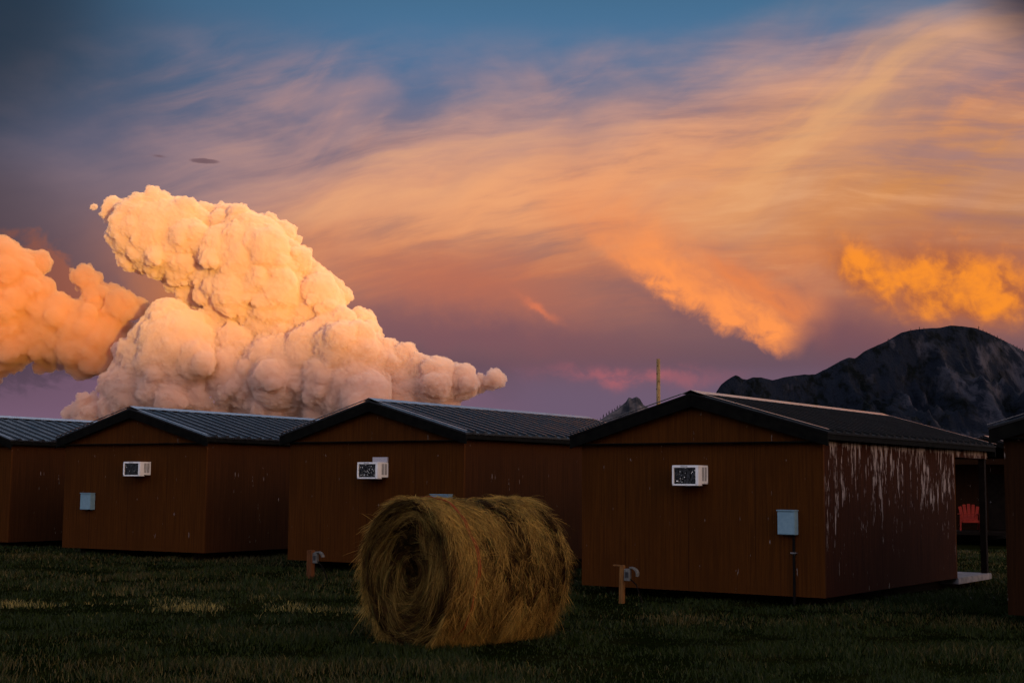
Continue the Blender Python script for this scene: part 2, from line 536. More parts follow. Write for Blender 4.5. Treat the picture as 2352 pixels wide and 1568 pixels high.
def make_grass():
    n = 430000
    y = 10.0 * (46 / 10.0) ** rng.random(n)
    x = (rng.random(n) * 2 - 1) * (0.44 * y + 2.5)
    q = np.stack([x, y, np.zeros(n)], 1)
    clump = vnoise(q * 1.3, 11, 4)
    patch = vnoise(q * np.array([0.35, 0.5, 1]), 12, 4)
    keep = rng.random(n) < np.clip(0.62 + 1.6 * clump, 0.22, 1)
    x, y, clump, patch = x[keep], y[keep], clump[keep], patch[keep]
    n = len(x)
    h = (0.035 + 0.055 * rng.random(n)) * (1 + 0.9 * np.clip(clump + 0.6 * patch, -0.6, 1.0))
    band = np.exp(-((y - (21.3 - 0.10 * (x + 5) + 1.6 * patch)) / 1.15) ** 2) * np.clip((-x - 0.8) / 2.0, 0, 1) * np.clip(0.75 + 1.2 * clump, 0.2, 1)
    h *= 1 + 0.25 * band
    w = (0.0028 + 0.0026 * rng.random(n)) * (y / 12) ** 0.8
    th = rng.random(n) * 2 * math.pi
    lean = 0.25 + 0.55 * rng.random(n)
    lx, ly = np.cos(th) * lean * h, np.sin(th) * lean * h
    ph = rng.random(n) * 2 * math.pi
    wx, wy = np.cos(ph) * w, np.sin(ph) * w
    z = ground_z(x, y) - 0.01
    V_ = np.zeros((n, 5, 3))
    V_[:, 0] = np.stack([x - wx, y - wy, z], 1)
    V_[:, 1] = np.stack([x + wx, y + wy, z], 1)
    V_[:, 2] = np.stack([x + wx * 0.8 + lx * 0.35, y + wy * 0.8 + ly * 0.35, z + h * 0.6], 1)
    V_[:, 3] = np.stack([x - wx * 0.8 + lx * 0.35, y - wy * 0.8 + ly * 0.35, z + h * 0.6], 1)
    V_[:, 4] = np.stack([x + lx, y + ly, z + h * 0.97], 1)
    k = np.arange(n)[:, None] * 5
    tri = np.concatenate([k + [[0, 1, 2]], k + [[0, 2, 3]], k + [[3, 2, 4]]])
    straw = np.clip(0.03 + 1.0 * patch + 0.5 * rng.normal(size=n) * 0.30 + 0.95 * band + 0.10 * (y < 15), 0, 1)
    pick = (rng.random(n) < straw)[:, None]
    gr = np.array([0.0135, 0.0225, 0.0028]) * (0.6 + 0.9 * rng.random((n, 1)))
    st = np.array([0.068, 0.054, 0.017]) * (0.5 + 0.9 * rng.random((n, 1))) * (1 + 2.4 * band[:, None])
    c3 = np.where(pick, st, gr)
    cl = np.ones((n, 5, 4))
    cl[:, :, :3] = c3[:, None, :]
    o_ = np_mesh('grass', V_.reshape(-1, 3), tri, M_BLADE, cols=cl.reshape(-1, 4))
    tag(o_, 'short patchy green and straw coloured lawn grass in front of the cabins', 'grass', kind='stuff')


make_grass()


# ------------------------------------------------------------------ cabins
def siding(name, c1, c2, worn=0.0, seed=0.0):
    """brown stained plywood siding: vertical grain, blotches, flaked paint"""
    m_, g_, b_ = principled(name, 0.85, 0.04)
    oc_ = obj_coord(g_)
    off = g_.n.new('ShaderNodeVectorMath')
    off.operation = 'ADD'
    g_.l.new(oc_, off.inputs[0])
    off.inputs[1].default_value = (seed, seed * 1.7, 0)
    p_ = off.outputs[0]
    grain = g_.noise(scaled(g_, p_, 30, 30, 0.9), 1.0, 5, 0.65)
    fine = g_.noise(scaled(g_, p_, 70, 70, 14), 1.0, 3, 0.6)
    blot = g_.noise(scaled(g_, p_, 1.2, 1.2, 0.6), 1.0, 4, 0.6)
    c_ = g_.mix(c1, c2, g_.step(grain, 0.32, 0.68))
    c_ = g_.mix(c_, tuple(v * 0.62 for v in c1[:3]) + (1,), g_.mul(g_.step(blot, 0.45, 0.7), 0.6))
    c_ = g_.mix(c_, tuple(v * 0.45 for v in c1[:3]) + (1,), g_.mul(g_.step(fine, 0.55, 0.75), 0.6))
    sx_ = g_.n.new('ShaderNodeSeparateXYZ')
    g_.l.new(oc_, sx_.inputs[0])
    f1 = g_.noise(scaled(g_, p_, 6, 6, 1.5), 1.0, 5, 0.65, 0.3)
    f2 = g_.noise(scaled(g_, p_, 34, 34, 4.0), 1.0, 3, 0.6)
    fl = g_.add(g_.mul(f1, 0.62), g_.mul(f2, 0.5))
    if worn:
        # weathered side: flaking grows towards the sun-beaten top
        lo = g_.step(g_.add(sx_.outputs[2], g_.mul(g_.sub(blot, 0.5), 2.2)), 0.2, 2.75, 0.69, 0.575)
        lo = g_.sub(lo, g_.step(sx_.outputs[2], 2.33, 2.42, 0.0, 0.05))
        mk = g_.step(fl, lo, g_.add(lo, 0.045))
    else:
        mk = g_.step(fl, 0.715, 0.75)
    c_ = g_.mix(c_, (0.30, 0.25, 0.23, 1), g_.mul(mk, 0.85))
    # sheet joints every 1.22 m
    def seam(v, o0):
        f_ = g_.m('ABSOLUTE', g_.sub(g_.m('FRACT', g_.mul(g_.add(v, o0), 1 / 1.22)), 0.5))
        return g_.step(f_, 0.4935, 0.4975)
    jn = g_.m('MAXIMUM', g_.mul(seam(sx_.outputs[0], 3.62 + 12.2), 0.8), g_.mul(seam(sx_.outputs[1], -1.25 + 12.2), 0.8))
    c_ = g_.mix(c_, (0.006, 0.003, 0.0015, 1), g_.mul(jn, g_.step(blot, 0.35, 0.6, 0.4, 0.9)))
    g_.l.new(c_, b_.inputs['Base Color'])
    bump(g_, b_, g_.add(grain, fine), 0.35, 0.006)
    return m_


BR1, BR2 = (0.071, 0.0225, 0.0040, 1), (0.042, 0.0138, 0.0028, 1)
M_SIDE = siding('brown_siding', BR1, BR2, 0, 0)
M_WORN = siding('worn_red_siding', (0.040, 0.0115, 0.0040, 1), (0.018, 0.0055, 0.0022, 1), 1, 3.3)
M_SIDE_SHADED = siding('shaded_brown_siding', (0.044, 0.0148, 0.0036, 1), (0.025, 0.0088, 0.0024, 1), 0, 5.2)  # copy of the brown siding with the gaps' shade put into its colour
M_SIDE_DIM = siding('dim_lit_brown_siding', (0.024, 0.0090, 0.0030, 1), (0.014, 0.0055, 0.0020, 1), 0, 8.1)  # same brown siding again, dim light at the edges put into its colour


def roof_mat(name, base, rough):
    m_, g_, b_ = principled(name, rough, 0.33)
    n_ = g_.noise(scaled(g_, obj_coord(g_), 2, 6, 2), 1.0, 4, 0.6)
    g_.l.new(g_.mix(base, tuple(v * 1.6 for v in base[:3]) + (1,), n_), b_.inputs['Base Color'])
    g_.l.new(g_.step(n_, 0.3, 0.7, rough - 0.08, rough + 0.1), b_.inputs['Roughness'])
    return m_


M_ROOF = roof_mat('dark_metal_roof', (0.004, 0.004, 0.005, 1), 0.24)
M_ROOF_BLACK = roof_mat('dull_black_roof', (0.004, 0.004, 0.004, 1), 0.62)
M_ROOF_BLACK.node_tree.nodes['Principled BSDF'].inputs['Specular IOR Level'].default_value = 0.05
M_FASC = mottled('black_fascia', (0.003, 0.003, 0.003, 1), (0.006, 0.006, 0.005, 1), 6, 0.85, 0.03)
M_TRIM = mottled('metal_trim', (0.30, 0.28, 0.28, 1), (0.42, 0.40, 0.40, 1), 3, 0.22, 0.5, 0.85)
M_DARK = mottled('dark_timber', (0.006, 0.004, 0.003, 1), (0.010, 0.007, 0.005, 1), 8, 0.85, 0.05)
M_CONC = mottled('concrete', (0.14, 0.14, 0.15, 1), (0.22, 0.21, 0.22, 1), 6, 0.9, 0.1)

CW, CL, PORCH, WALL_H, OH = 4.5, 6.4, 2.05, 2.42, 0.16        # width, enclosed length, porch depth, wall height, overhang
RISE, ROOF_T = 0.68, 0.035


def cabin(label, corner, yaw_deg, base, side_mat=None, group='brown cabins in a row', porch_dark=False, front_mat=None):
    """origin at the front-right corner; local -x runs along the front, +y runs back"""
    yaw = R(-yaw_deg)
    M_F = front_mat or M_SIDE
    t = thing('cabin', label, 'cabin', (corner[0], corner[1], base), yaw, group)
    half, H = CW / 2, WALL_H
    sl = RISE / (half + OH)                                     # roof slope
    zr = lambda x: H + 0.17 + (half + OH - abs(x + half)) * sl  # top of roof deck above local x
    y0, y1 = -0.18, CL + PORCH + 0.12
    # body: a closed shell of thin panels, butted
    w = MB()
    w.box(-CW, 0, 0, 0.05, 0, H)                                # front
    w.box(-CW, 0, CL - 0.05, CL, 0, H)                          # back
    w.box(-CW, -CW + 0.05, 0.05, CL - 0.05, 0, H)               # left side
    w.build('wall', M_F, t)
    o_ = MB().box(-0.05, 0.0, 0.0505, CL - 0.0505, 0, H + 0.10).build('side_wall', side_mat or front_mat or M_SIDE_SHADED, t)
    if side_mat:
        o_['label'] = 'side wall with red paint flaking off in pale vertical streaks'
    # gable panels (slightly proud of the wall below, as lapped siding)
    for ya, yb in ((-0.014, 0.05), (CL - 0.05, CL + 0.012)):
        poly = [(-CW, H - 0.015), (0, H - 0.015), (0, zr(0) - 0.09), (-half, zr(-half) - 0.09), (-CW, zr(-CW) - 0.09)]
        MB().prism(poly, ya, yb).build('gable', M_F, t)
    # roof: two slopes of ribbed sheet
    rf = MB()
    for sgn in (1, -1):
        xe = -half + sgn * (half + OH)
        ze, zp = zr(xe), zr(-half)
        ya = y0
        rib, rh, sp = 0.075, 0.042, 0.375
        prof = []
        yy = y0
        while yy < y1 - 0.02:
            prof += [(yy, 0.0), (min(yy + sp - 2 * rib, y1), 0.0), (min(yy + sp - 1.35 * rib, y1), rh), (min(yy + sp - 0.65 * rib, y1), rh)]
            yy += sp
        prof.append((y1, 0.0))
        up = Vector((-sgn * 0, 0, 1))
        a = [rf.bm.verts.new((xe, y, ze + h)) for y, h in prof]
        p = [rf.bm.verts.new((-half, y, zp + h * 0.9)) for y, h in prof]
        d0 = [rf.bm.verts.new((xe, y, ze - ROOF_T)) for y, h in prof]
        d1 = [rf.bm.verts.new((-half, y, zp - ROOF_T)) for y, h in prof]
        for k in range(len(prof) - 1):
            rf.bm.faces.new((a[k], a[k + 1], p[k + 1], p[k]))
            rf.bm.faces.new((d0[k], d1[k], d1[k + 1], d0[k + 1]))
            rf.bm.faces.new((a[k], d0[k], d0[k + 1], a[k + 1]))
        rf.bm.faces.new((a[0], p[0], d1[0], d0[0]))
        rf.bm.faces.new((a[-1], d0[-1], d1[-1], p[-1]))
    roof = rf.build('roof', M_ROOF_BLACK if side_mat else M_ROOF, t)
    # ridge cap
    rc = MB()
    zp = zr(-half)
    rc.prism([(-half - 0.17, zp + 0.038 - 0.17 * sl), (-half, zp + 0.050), (-half + 0.17, zp + 0.038 - 0.17 * sl),
              (-half + 0.17, zp + 0.034 - 0.17 * sl), (-half, zp + 0.046), (-half - 0.17, zp + 0.034 - 0.17 * sl)], y0 - 0.004, y1 + 0.004)
    rc.build('ridge_cap', M_TRIM, roof)
    # fascia boards on the gables and along the eaves
    for ya, yb in ((y0 + 0.01, y0 + 0.05), (y1 - 0.05, y1 - 0.01)):
        xa, xb = -half - (half + OH) + 0.01, -half + (half + OH) - 0.01
        poly = [(xa, zr(xa) - ROOF_T - 0.003), (-half, zr(-half) - ROOF_T - 0.003), (xb, zr(xb) - ROOF_T - 0.003),
                (xb, zr(xb) - 0.225), (-half, zr(-half) - 0.225), (xa, zr(xa) - 0.225)]
        MB().prism(poly, ya, yb).build('fascia', M_FASC, t)
    for xa, xb in ((-half - (half + OH) + 0.012, -half - (half + OH) + 0.04), (-half + (half + OH) - 0.04, -half + (half + OH) - 0.012)):
        zz = zr(xa if xa < -half else xb)
        MB().box(xa, xb, y0 + 0.055, y1 - 0.055, zz - 0.125, zz - ROOF_T - 0.004).build('eave_board', M_FASC, t)
    # metal rake trim along the gable edges (L-shaped strip over the sheet)
    for ya, yb in ((y0 - 0.012, y0 + 0.05), (y1 - 0.05, y1 + 0.012)):
        for sgn in (1, -1):
            xe = -half + sgn * (half + OH + 0.004)
            poly = [(xe, zr(xe) + 0.037), (-half + sgn * 0.172, zr(-half + sgn * 0.172) + 0.037),
                    (-half + sgn * 0.172, zr(-half + sgn * 0.172) + 0.043), (xe, zr(xe) + 0.043)]
            MB().prism(poly, ya, yb).build('rake_trim', M_TRIM, roof)
    # soffit so that the roof is closed from below
    MB().box(-CW - OH + 0.045, OH - 0.045, y0 + 0.055, -0.016, H + 0.01, H + 0.03).build('soffit', M_FASC, t)
    # timber skids the cabin rests on
    for x in (-CW + 0.35, -0.55):
        MB().box(x, x + 0.2, 0.25, CL + PORCH - 0.1, -base - 0.25, -0.002).build('skid', M_DARK, t)
    # porch at the far end: floor, two posts, header beams
    MB().box(-CW - 0.02, 0.02, CL + 0.004, CL + PORCH + 0.05, -0.12, 0.0, 0.01).build('porch_floor', M_DARK if porch_dark else M_CONC, t)
    for x in (-CW + 0.02, -0.14):
        MB().box(x, x + 0.12, CL + PORCH - 0.14, CL + PORCH - 0.02, 0.001, H - 0.10, 0.006).build('porch_post', M_DARK, t)
    MB().box(-0.06, 0.004, CL + 0.003, CL + PORCH, H - 0.098, H + 0.11).build('porch_beam', side_mat or M_F, t)
    MB().box(-CW - 0.004, -CW + 0.06, CL + 0.003, CL + PORCH, H - 0.098, H + 0.11).build('porch_beam', M_F, t)
    MB().box(-CW + 0.062, -0.062, CL + PORCH - 0.06, CL + PORCH, H - 0.097, H + 0.09).build('porch_beam', M_F, t)
    # door onto the porch
    d = MB().box(-2.6, -1.7, CL + 0.003, CL + 0.04, 0.02, 2.02, 0.004).build('door', M_DARK, t)
    MB().tube([(-1.80, CL + 0.041, 1.0), (-1.80, CL + 0.09, 1.0)], 0.022, 8).build('handle', M_TRIM, d)
    return t


CABINS = {}
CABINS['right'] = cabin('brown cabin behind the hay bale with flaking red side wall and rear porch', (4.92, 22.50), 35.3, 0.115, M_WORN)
CABINS['mid'] = cabin('brown cabin rising just behind the left half of the hay bale', (-0.91, 27.62), 33.4, 0.25)
CABINS['left'] = cabin('brown cabin carrying the smallest air conditioner and a grey box low on its left', (-6.83, 32.0), 30.5, 0.28)
CABINS['farleft'] = cabin('brown cabin cut off by the left edge of the photo, front out of view', (-12.75, 36.4), 30.5, 0.30)
CABINS['farright'] = cabin('brown cabin cut off by the right edge of the photo', (10.58, 17.40), 35.3, 0.10, front_mat=M_SIDE_DIM)
# the facing row across the lane: porch towards us
CABINS['lane'] = cabin('distant dark cabin across the lane with the red chair on its porch', (19.5, 57.7), 35.3 + 180, 0.33, porch_dark=True, front_mat=M_SIDE_DIM)


def on_front(key, px, py, out):
    """local (x, z) where the sight line of a photo point meets the plane 'out' metres in front of a cabin's front wall"""
    t = CABINS[key]
    Mw = Matrix.Translation(t.location) @ t.rotation_euler.to_matrix().to_4x4()
    Mi = Mw.inverted()
    a = Mi @ Vector((0, 0, EYE))
    d = Mi.to_3x3() @ ray(px, py)
    k = (-out - a.y) / d.y
    p = a + d * k
    return p.x, p.z


# ------------------------------------------------------------------ air conditioners
M_WHITE = mottled('white_enamel', (0.80, 0.80, 0.80, 1), (0.86, 0.86, 0.86, 1), 14, 0.45, 0.4)
M_COIL = mottled('black_coil', (0.004, 0.004, 0.004, 1), (0.010, 0.010, 0.010, 1), 40, 0.5, 0.3)
M_GLINT = mottled('bare_fin_metal', (0.85, 0.80, 0.72, 1), (0.95, 0.9, 0.85, 1), 20, 0.12, 0.5, 1.0)
M_INK = mottled('black_ink', (0.02, 0.02, 0.025, 1), (0.03, 0.03, 0.03, 1), 30, 0.6, 0.2)
M_BOX = mottled('grey_blue_enamel', (0.15, 0.26, 0.33, 1), (0.18, 0.30, 0.37, 1), 12, 0.6, 0.2)
M_PVC = mottled('dark_conduit', (0.005, 0.004, 0.004, 1), (0.008, 0.007, 0.006, 1), 9, 0.8, 0.05)


def lettering(text, size, parent, loc, mat):
    cu = bpy.data.curves.new('lettering', 'FONT')
    cu.body, cu.size, cu.align_x, cu.extrude = text, size, 'CENTER', 0.0008
    cu.space_character = 1.08
    tmp = bpy.data.objects.new('lettering_source', cu)
    COL.objects.link(tmp)
    bpy.context.view_layer.update()
    me = bpy.data.meshes.new_from_object(tmp.evaluated_get(bpy.context.evaluated_depsgraph_get()))
    bpy.data.objects.remove(tmp)
    me.name = 'lettering'
    me.materials.clear()
    me.materials.append(mat)
    o_ = bpy.data.objects.new('lettering', me)
    COL.objects.link(o_)
    o_.parent = parent
    o_.location = loc
    o_.rotation_euler = (R(90), 0, 0)
    return o_


def coil_mat(density, seed):
    """black condenser coil; bent fins here and there flash as bare metal"""
    m_, g_, b_ = principled('condenser_coil', 0.25, 0.3)
    v_ = g_.n.new('ShaderNodeTexVoronoi')
    v_.inputs['Scale'].default_value = 1.0
    off = g_.n.new('ShaderNodeVectorMath')
    off.operation = 'ADD'
    g_.l.new(scaled(g_, obj_coord(g_), 62, 10, 46), off.inputs[0])
    off.inputs[1].default_value = (seed * 7.3, 0, seed * 3.1)
    g_.l.new(off.outputs[0], v_.inputs['Vector'])
    sc_ = g_.n.new('ShaderNodeSeparateColor')
    g_.l.new(v_.outputs['Color'], sc_.inputs[0])
    mk = g_.mul(g_.step(v_.outputs['Distance'], 0.42, 0.22), g_.step(sc_.outputs[0], 1 - density, 1 - density + 0.03))
    g_.l.new(g_.mix((0.003, 0.003, 0.003, 1), (0.95, 0.86, 0.74, 1), mk), b_.inputs['Base Color'])
    g_.l.new(mk, b_.inputs['Metallic'])
    # every bent fin points its own way
    geo_ = g_.n.new('ShaderNodeNewGeometry')
    d_ = g_.n.new('ShaderNodeVectorMath')
    d_.operation = 'SUBTRACT'
    g_.l.new(v_.outputs['Color'], d_.inputs[0])
    d_.inputs[1].default_value = (0.35, 0.5, 0.25)
    e_ = g_.n.new('ShaderNodeVectorMath')
    e_.operation = 'MULTIPLY_ADD'
    g_.l.new(d_.outputs[0], e_.inputs[0])
    e_.inputs[1].default_value = (0.5, 0.2, 0.45)
    g_.l.new(geo_.outputs['Normal'], e_.inputs[2])
    nz_ = g_.n.new('ShaderNodeVectorMath')
    nz_.operation = 'NORMALIZE'
    g_.l.new(e_.outputs[0], nz_.inputs[0])
    g_.l.new(nz_.outputs[0], b_.inputs['Normal'])
    return m_


def air_conditioner(key, p_tl, p_br, label, glints, filler=False, seed=0):
    """p_tl / p_br: corners of the outer face in the photograph"""
    DEP = 0.34
    xl, zt = on_front(key, *p_tl, DEP)
    xr, zb = on_front(key, *p_br, DEP)
    w, h = xr - xl, zt - zb
    t_c = CABINS[key]
    Mw = Matrix.Translation(t_c.location) @ t_c.rotation_euler.to_matrix().to_4x4()
    t = thing('air_conditioner', label, 'air conditioner', Mw @ Vector((xl, -0.006, zb)), t_c.rotation_euler.z, 'window air conditioners on the cabin fronts')
    # casing: sleeve with an open front ring and a stepped underside
    ft, fr, fb = 0.115 * h, 0.10 * w, 0.085 * h
    c_ = MB()
    y0 = -DEP
    c_.box(0, w, y0 + 0.02, 0, h - 0.012, h, 0)                     # top
    c_.box(0, w, y0 + 0.02, y0 + 0.15, 0, 0.012)                    # underside, front part lower
    c_.box(0, w, y0 + 0.15, 0, 0.03, 0.042)
    c_.box(0, 0.012, y0 + 0.02, 0, 0.04, h - 0.012)                 # left side
    c_.box(w - 0.02, w - 0.008, y0 + 0.02, 0, 0.04, h - 0.012)      # right side backing
    c_.box(0, w, y0, y0 + 0.02, h - ft, h, 0.004)                   # face ring
    c_.box(0, w, y0, y0 + 0.02, 0, fb, 0.004)
    c_.box(0, 0.06 * w, y0, y0 + 0.02, fb, h - ft)
    c_.box(w - fr, w, y0, y0 + 0.02, fb, h - ft)
    c_.build('casing', M_WHITE, t)
    coil = MB()
    coil.box(0.06 * w, w - fr, y0 + 0.022, y0 + 0.05, fb, h - ft)
    coil.build('coil', coil_mat(glints, seed), t)
    # side louvres: dark recess with white slats
    lv = MB()
    za, zb_ = 0.14 * h + 0.03, 0.90 * h
    ya, yb = -DEP * 0.62, -0.035
    MB().box(w - 0.0079, w - 0.004, ya, yb, za, zb_).build('louvre_recess', M_COIL, t)
    n = 13
    for k in range(n + 1):
        z = za + (zb_ - za) * k / n
        lv.box(w - 0.0039, w + 0.004, ya, yb, z - 0.0035, z + 0.0035)
    ym = (ya + yb) / 2
    lv.box(w - 0.0038, w + 0.005, ym - 0.006, ym + 0.006, za, zb_)
    lv.box(w - 0.0078, w + 0.004, yb, -0.001, 0.045, h - 0.013)
    lv.box(w - 0.0078, w + 0.004, y0 + 0.021, ya, 0.014, h - 0.013)
    lv.box(w - 0.0078, w + 0.0035, ya, yb, 0.045, za - 0.004)
    lv.box(w - 0.0078, w + 0.0035, ya, yb, zb_ + 0.004, h - 0.013)
    lv.build('louvre', M_WHITE, t)
    for x, z in ((0.025 * w, 0.04 * h), (w - 0.8 * fr, 0.05 * h)):
        MB().tube([(x, y0 - 0.004, z), (x, y0 + 0.002, z)], 0.006, 8).build('screw', M_INK, t)
    lettering('FRIGIDAIRE', ft * 0.62, t, (w * 0.46, y0 - 0.0015, h - ft * 0.72), M_INK)
    if filler:
        MB().box(w * 0.30, w + 0.02, -0.05, -0.02, h + 0.001, h + 0.105, 0.003).build('filler_panel', mottled('galvanised_sheet', (0.34, 0.32, 0.36, 1), (0.52, 0.48, 0.50, 1), 60, 0.45, 0.4, 0.3), t)
    return t


air_conditioner('right', (1544, 1068), (1604, 1115), 'white air conditioner on the cabin right of the hay bale, coil lightly speckled', 0.10, seed=1)
air_conditioner('mid', (821, 1061), (867, 1099), 'white air conditioner with a grey metal strip above it and a glittering coil', 0.30, filler=True, seed=2)
air_conditioner('left', (284, 1060), (321, 1093), 'smallest white air conditioner, on the left cabin, with a nearly plain black coil', 0.05, seed=3)


# ------------------------------------------------------------------ electrical boxes
def panel_box(key, p_tl, p_br, label, conduit=True):
    DEP = 0.15
    xl, zt = on_front(key, *p_tl, DEP)
    xr, zb = on_front(key, *p_br, DEP)
    w, h = xr - xl, zt - zb
    t_c = CABINS[key]
    Mw = Matrix.Translation(t_c.location) @ t_c.rotation_euler.to_matrix().to_4x4()
    t = thing('electrical_box', label, 'electrical box', Mw @ Vector((xl, -0.005, zb)), t_c.rotation_euler.z, 'electrical boxes on the cabin fronts')
    MB().box(0, w, -DEP + 0.012, 0, 0, h - 0.02, 0.004).build('case', M_BOX, t)
    MB().box(0.004, w - 0.004, -DEP, -DEP + 0.0115, 0.006, h - 0.045, 0.003).build('door', M_BOX, t)
    MB().box(-0.008, w + 0.008, -DEP - 0.012, 0, h - 0.0195, h, 0.003).build('rain_hood', M_BOX, t)
    if conduit:
        x = w * 0.78
        MB().tube([(x, -0.035, -0.001), (x, -0.035, -zb - CABINS[key].location.z + 0.0)], 0.022, 10).build('conduit', M_PVC, t)
        MB().box(x - 0.05, x + 0.05, -0.072, -0.002, -0.30, -0.275, 0.003).build('conduit_clip', M_TRIM, t)
    return t


panel_box('right', (1785, 1170), (1825, 1228), 'grey electrical box on the right cabin, near the corner of its flaking side wall')
panel_box('mid', (988, 1134), (1029, 1186), 'grey electrical box almost hidden behind the top of the hay bale', False)
panel_box('left', (185, 1131), (207, 1170), 'small grey electrical box low on the left cabin, below its air conditioner', False)

# ------------------------------------------------------------------ short posts with outlets
M_POST = mottled('post_wood', (0.060, 0.022, 0.008, 1), (0.11, 0.042, 0.014, 1), 5, 0.85, 0.15, 0, (6, 6, 0.8), 0.4)
M_POSTP = mottled('pale_post_wood', (0.10, 0.045, 0.013, 1), (0.18, 0.085, 0.026, 1), 5, 0.85, 0.15, 0, (6, 6, 0.8), 0.4)
M_COVER = mottled('clear_grey_plastic', (0.08, 0.083, 0.08, 1), (0.14, 0.143, 0.136, 1), 10, 0.5, 0.2)


def outlet_post(px, py_base, height, w, label, mat, hood_open, Y, leaning=0.0, rail=False):
    p = at(px, py_base, Y)
    zg = float(ground_z(p.x, p.y))
    t = thing('outlet_post', label, 'post', (p.x, p.y, zg), R(-34), 'short wooden outlet posts in the lawn')
    t.rotation_euler = (0, R(leaning), R(-30))
    MB().box(-w / 2, w / 2, -w / 2, w / 2, -0.15, height, 0.006).build('post', mat, t)
    if rail:
        MB().box(-w / 2 - 0.12, -w / 2 - 0.002, -w * 0.35, w * 0.35, height - 0.02, height + 0.002, 0.003).build('cap_board', mat, t)
    bx = MB().box(w / 2 + 0.001, w / 2 + 0.10, -0.03, 0.045, height - 0.24, height - 0.05, 0.006).build('outlet_box', M_COVER, t)
    MB().box(w / 2 + 0.022, w / 2 + 0.08, -0.034, -0.0305, height - 0.19, height - 0.10, 0.002).build('receptacle', M_INK, bx)
    # curved rain cover hinged at the top
    hd = MB()
    a0, a1 = (math.pi * 0.95, math.pi * 0.02) if hood_open else (math.pi * 0.55, math.pi * -0.1)
    pts = []
    cx_, cz_, rr = w / 2 + 0.11, height - 0.13, 0.125
    for k in range(9):
        a = a0 + (a1 - a0) * k / 8
        pts.append((cx_ + rr * math.cos(a), cz_ + rr * 0.9 * math.sin(a)))
    inner = [(cx_ + (x - cx_) * 0.8, cz_ + (z - cz_) * 0.8) for x, z in pts][::-1]
    hd.prism(pts + inner, -0.028, 0.05)
    hd.build('rain_cover', M_COVER, t)
    MB().tube([(w / 2 + 0.09, 0.01, height - 0.2), (w / 2 + 0.2, 0.01, height - 0.29), (w / 2 + 0.3, 0.03, 0.05), (w / 2 + 0.33, 0.05, -0.1)], 0.011, 6).build('cable', M_PVC, t)


outlet_post(713, 1327, 0.53, 0.115, 'dark wooden post with a pale outlet box and open cover, left of the bale', M_POST, True, 27.4)
outlet_post(1428, 1377, 0.60, 0.078, 'short leaning wooden post with a grey outlet box, right of the hay bale', M_POSTP, False, 22.9, 1.5, True)

# ------------------------------------------------------------------ utility pole behind the right cabin
pb = at(1513, 1130, 100)
pt = thing('utility_pole', 'bare round wooden pole standing behind the right cabin', 'pole', (pb.x, pb.y, -0.1))
ztop = at(1513, 824, 100).z + 0.1
MB().tube([(0, 0, -0.4), (0, 0, ztop * 0.5), (0, 0, ztop)], [0.17, 0.15, 0.13], 14).build('shaft', mottled('pole_wood', (0.20, 0.125, 0.05, 1), (0.34, 0.22, 0.10, 1), 4, 0.85, 0.15, 0, (3, 3, 0.4), 0.4), pt, True)
for k in range(7):
    a, z = random.uniform(3.6, 5.6), ztop - 0.5 - k * 0.55
    MB().tube([(0.125 * math.cos(a), 0.125 * math.sin(a), z), (0.18 * math.cos(a), 0.18 * math.sin(a), z)], 0.035, 6).build('knot', M_PVC, pt)

# ------------------------------------------------------------------ red chair on the far porch
M_RED = mottled('red_plastic', (0.19, 0.014, 0.007, 1), (0.23, 0.019, 0.009, 1), 6, 0.6, 0.15)
t_c = CABINS['lane']
Mw = Matrix.Translation(t_c.location) @ t_c.rotation_euler.to_matrix().to_4x4()


cf = Mw @ Vector((-1.32, CL + 1.0, 0))
ch = thing('adirondack_chair', 'red slatted chair with a fan back on the distant porch', 'chair', (cf.x, cf.y, t_c.location.z + 0.001), R(-14))
for k in range(5):
    f = (k - 2) / 2
    Mt = Matrix.Translation((f * 0.21, 0.10, 0.30)) @ Matrix.Rotation(R(-24), 4, 'X') @ Matrix.Rotation(R(9 * f), 4, 'Y')
    hh = 0.70 - 0.09 * f * f
    MB().box(-0.058, 0.058, -0.011, 0.011, 0, hh, 0.01, Mt).build('back_slat', M_RED, ch)
MB().box(-0.27, 0.27, 0.20, 0.23, 0.52, 0.58, 0.006).build('back_rail', M_RED, ch)
for k in range(5):
    Mt = Matrix.Translation((0, -0.40 + k * 0.105, 0.385 - k * 0.022))
    MB().box(-0.27, 0.27, 0, 0.09, -0.012, 0.012, 0.006, Mt).build('seat_slat', M_RED, ch)
for sgn in (-1, 1):
    MB().box(sgn * 0.345 - 0.065, sgn * 0.345 + 0.065, -0.46, 0.22, 0.575, 0.60, 0.01).build('armrest', M_RED, ch)
    MB().box(sgn * 0.33 - 0.022, sgn * 0.33 + 0.022, -0.43, -0.30, 0, 0.574, 0.006).build('leg', M_RED, ch)
    Mt = Matrix.Translation((sgn * 0.295, 0, 0))
    b_ = MB()
    b_.prism([(0, 0)] * 0 or [(-0.011, 0.30), (0.011, 0.30), (0.011, 0.37), (-0.011, 0.37)], -0.42, -0.2)
    bmesh.ops.transform(b_.bm, matrix=Mt, verts=b_.bm.verts)
    b_.build('seat_rail', M_RED, ch)
    Mt = Matrix.Translation((sgn * 0.30, -0.2, 0.31)) @ Matrix.Rotation(R(-21), 4, 'X')
    MB().box(-0.018, 0.018, 0, 0.75, -0.04, 0.03, 0.005, Mt).build('leg', M_RED, ch)
MB().box(-0.27, 0.27, -0.425, -0.405, 0.29, 0.372, 0.006).build('seat_front', M_RED, ch)


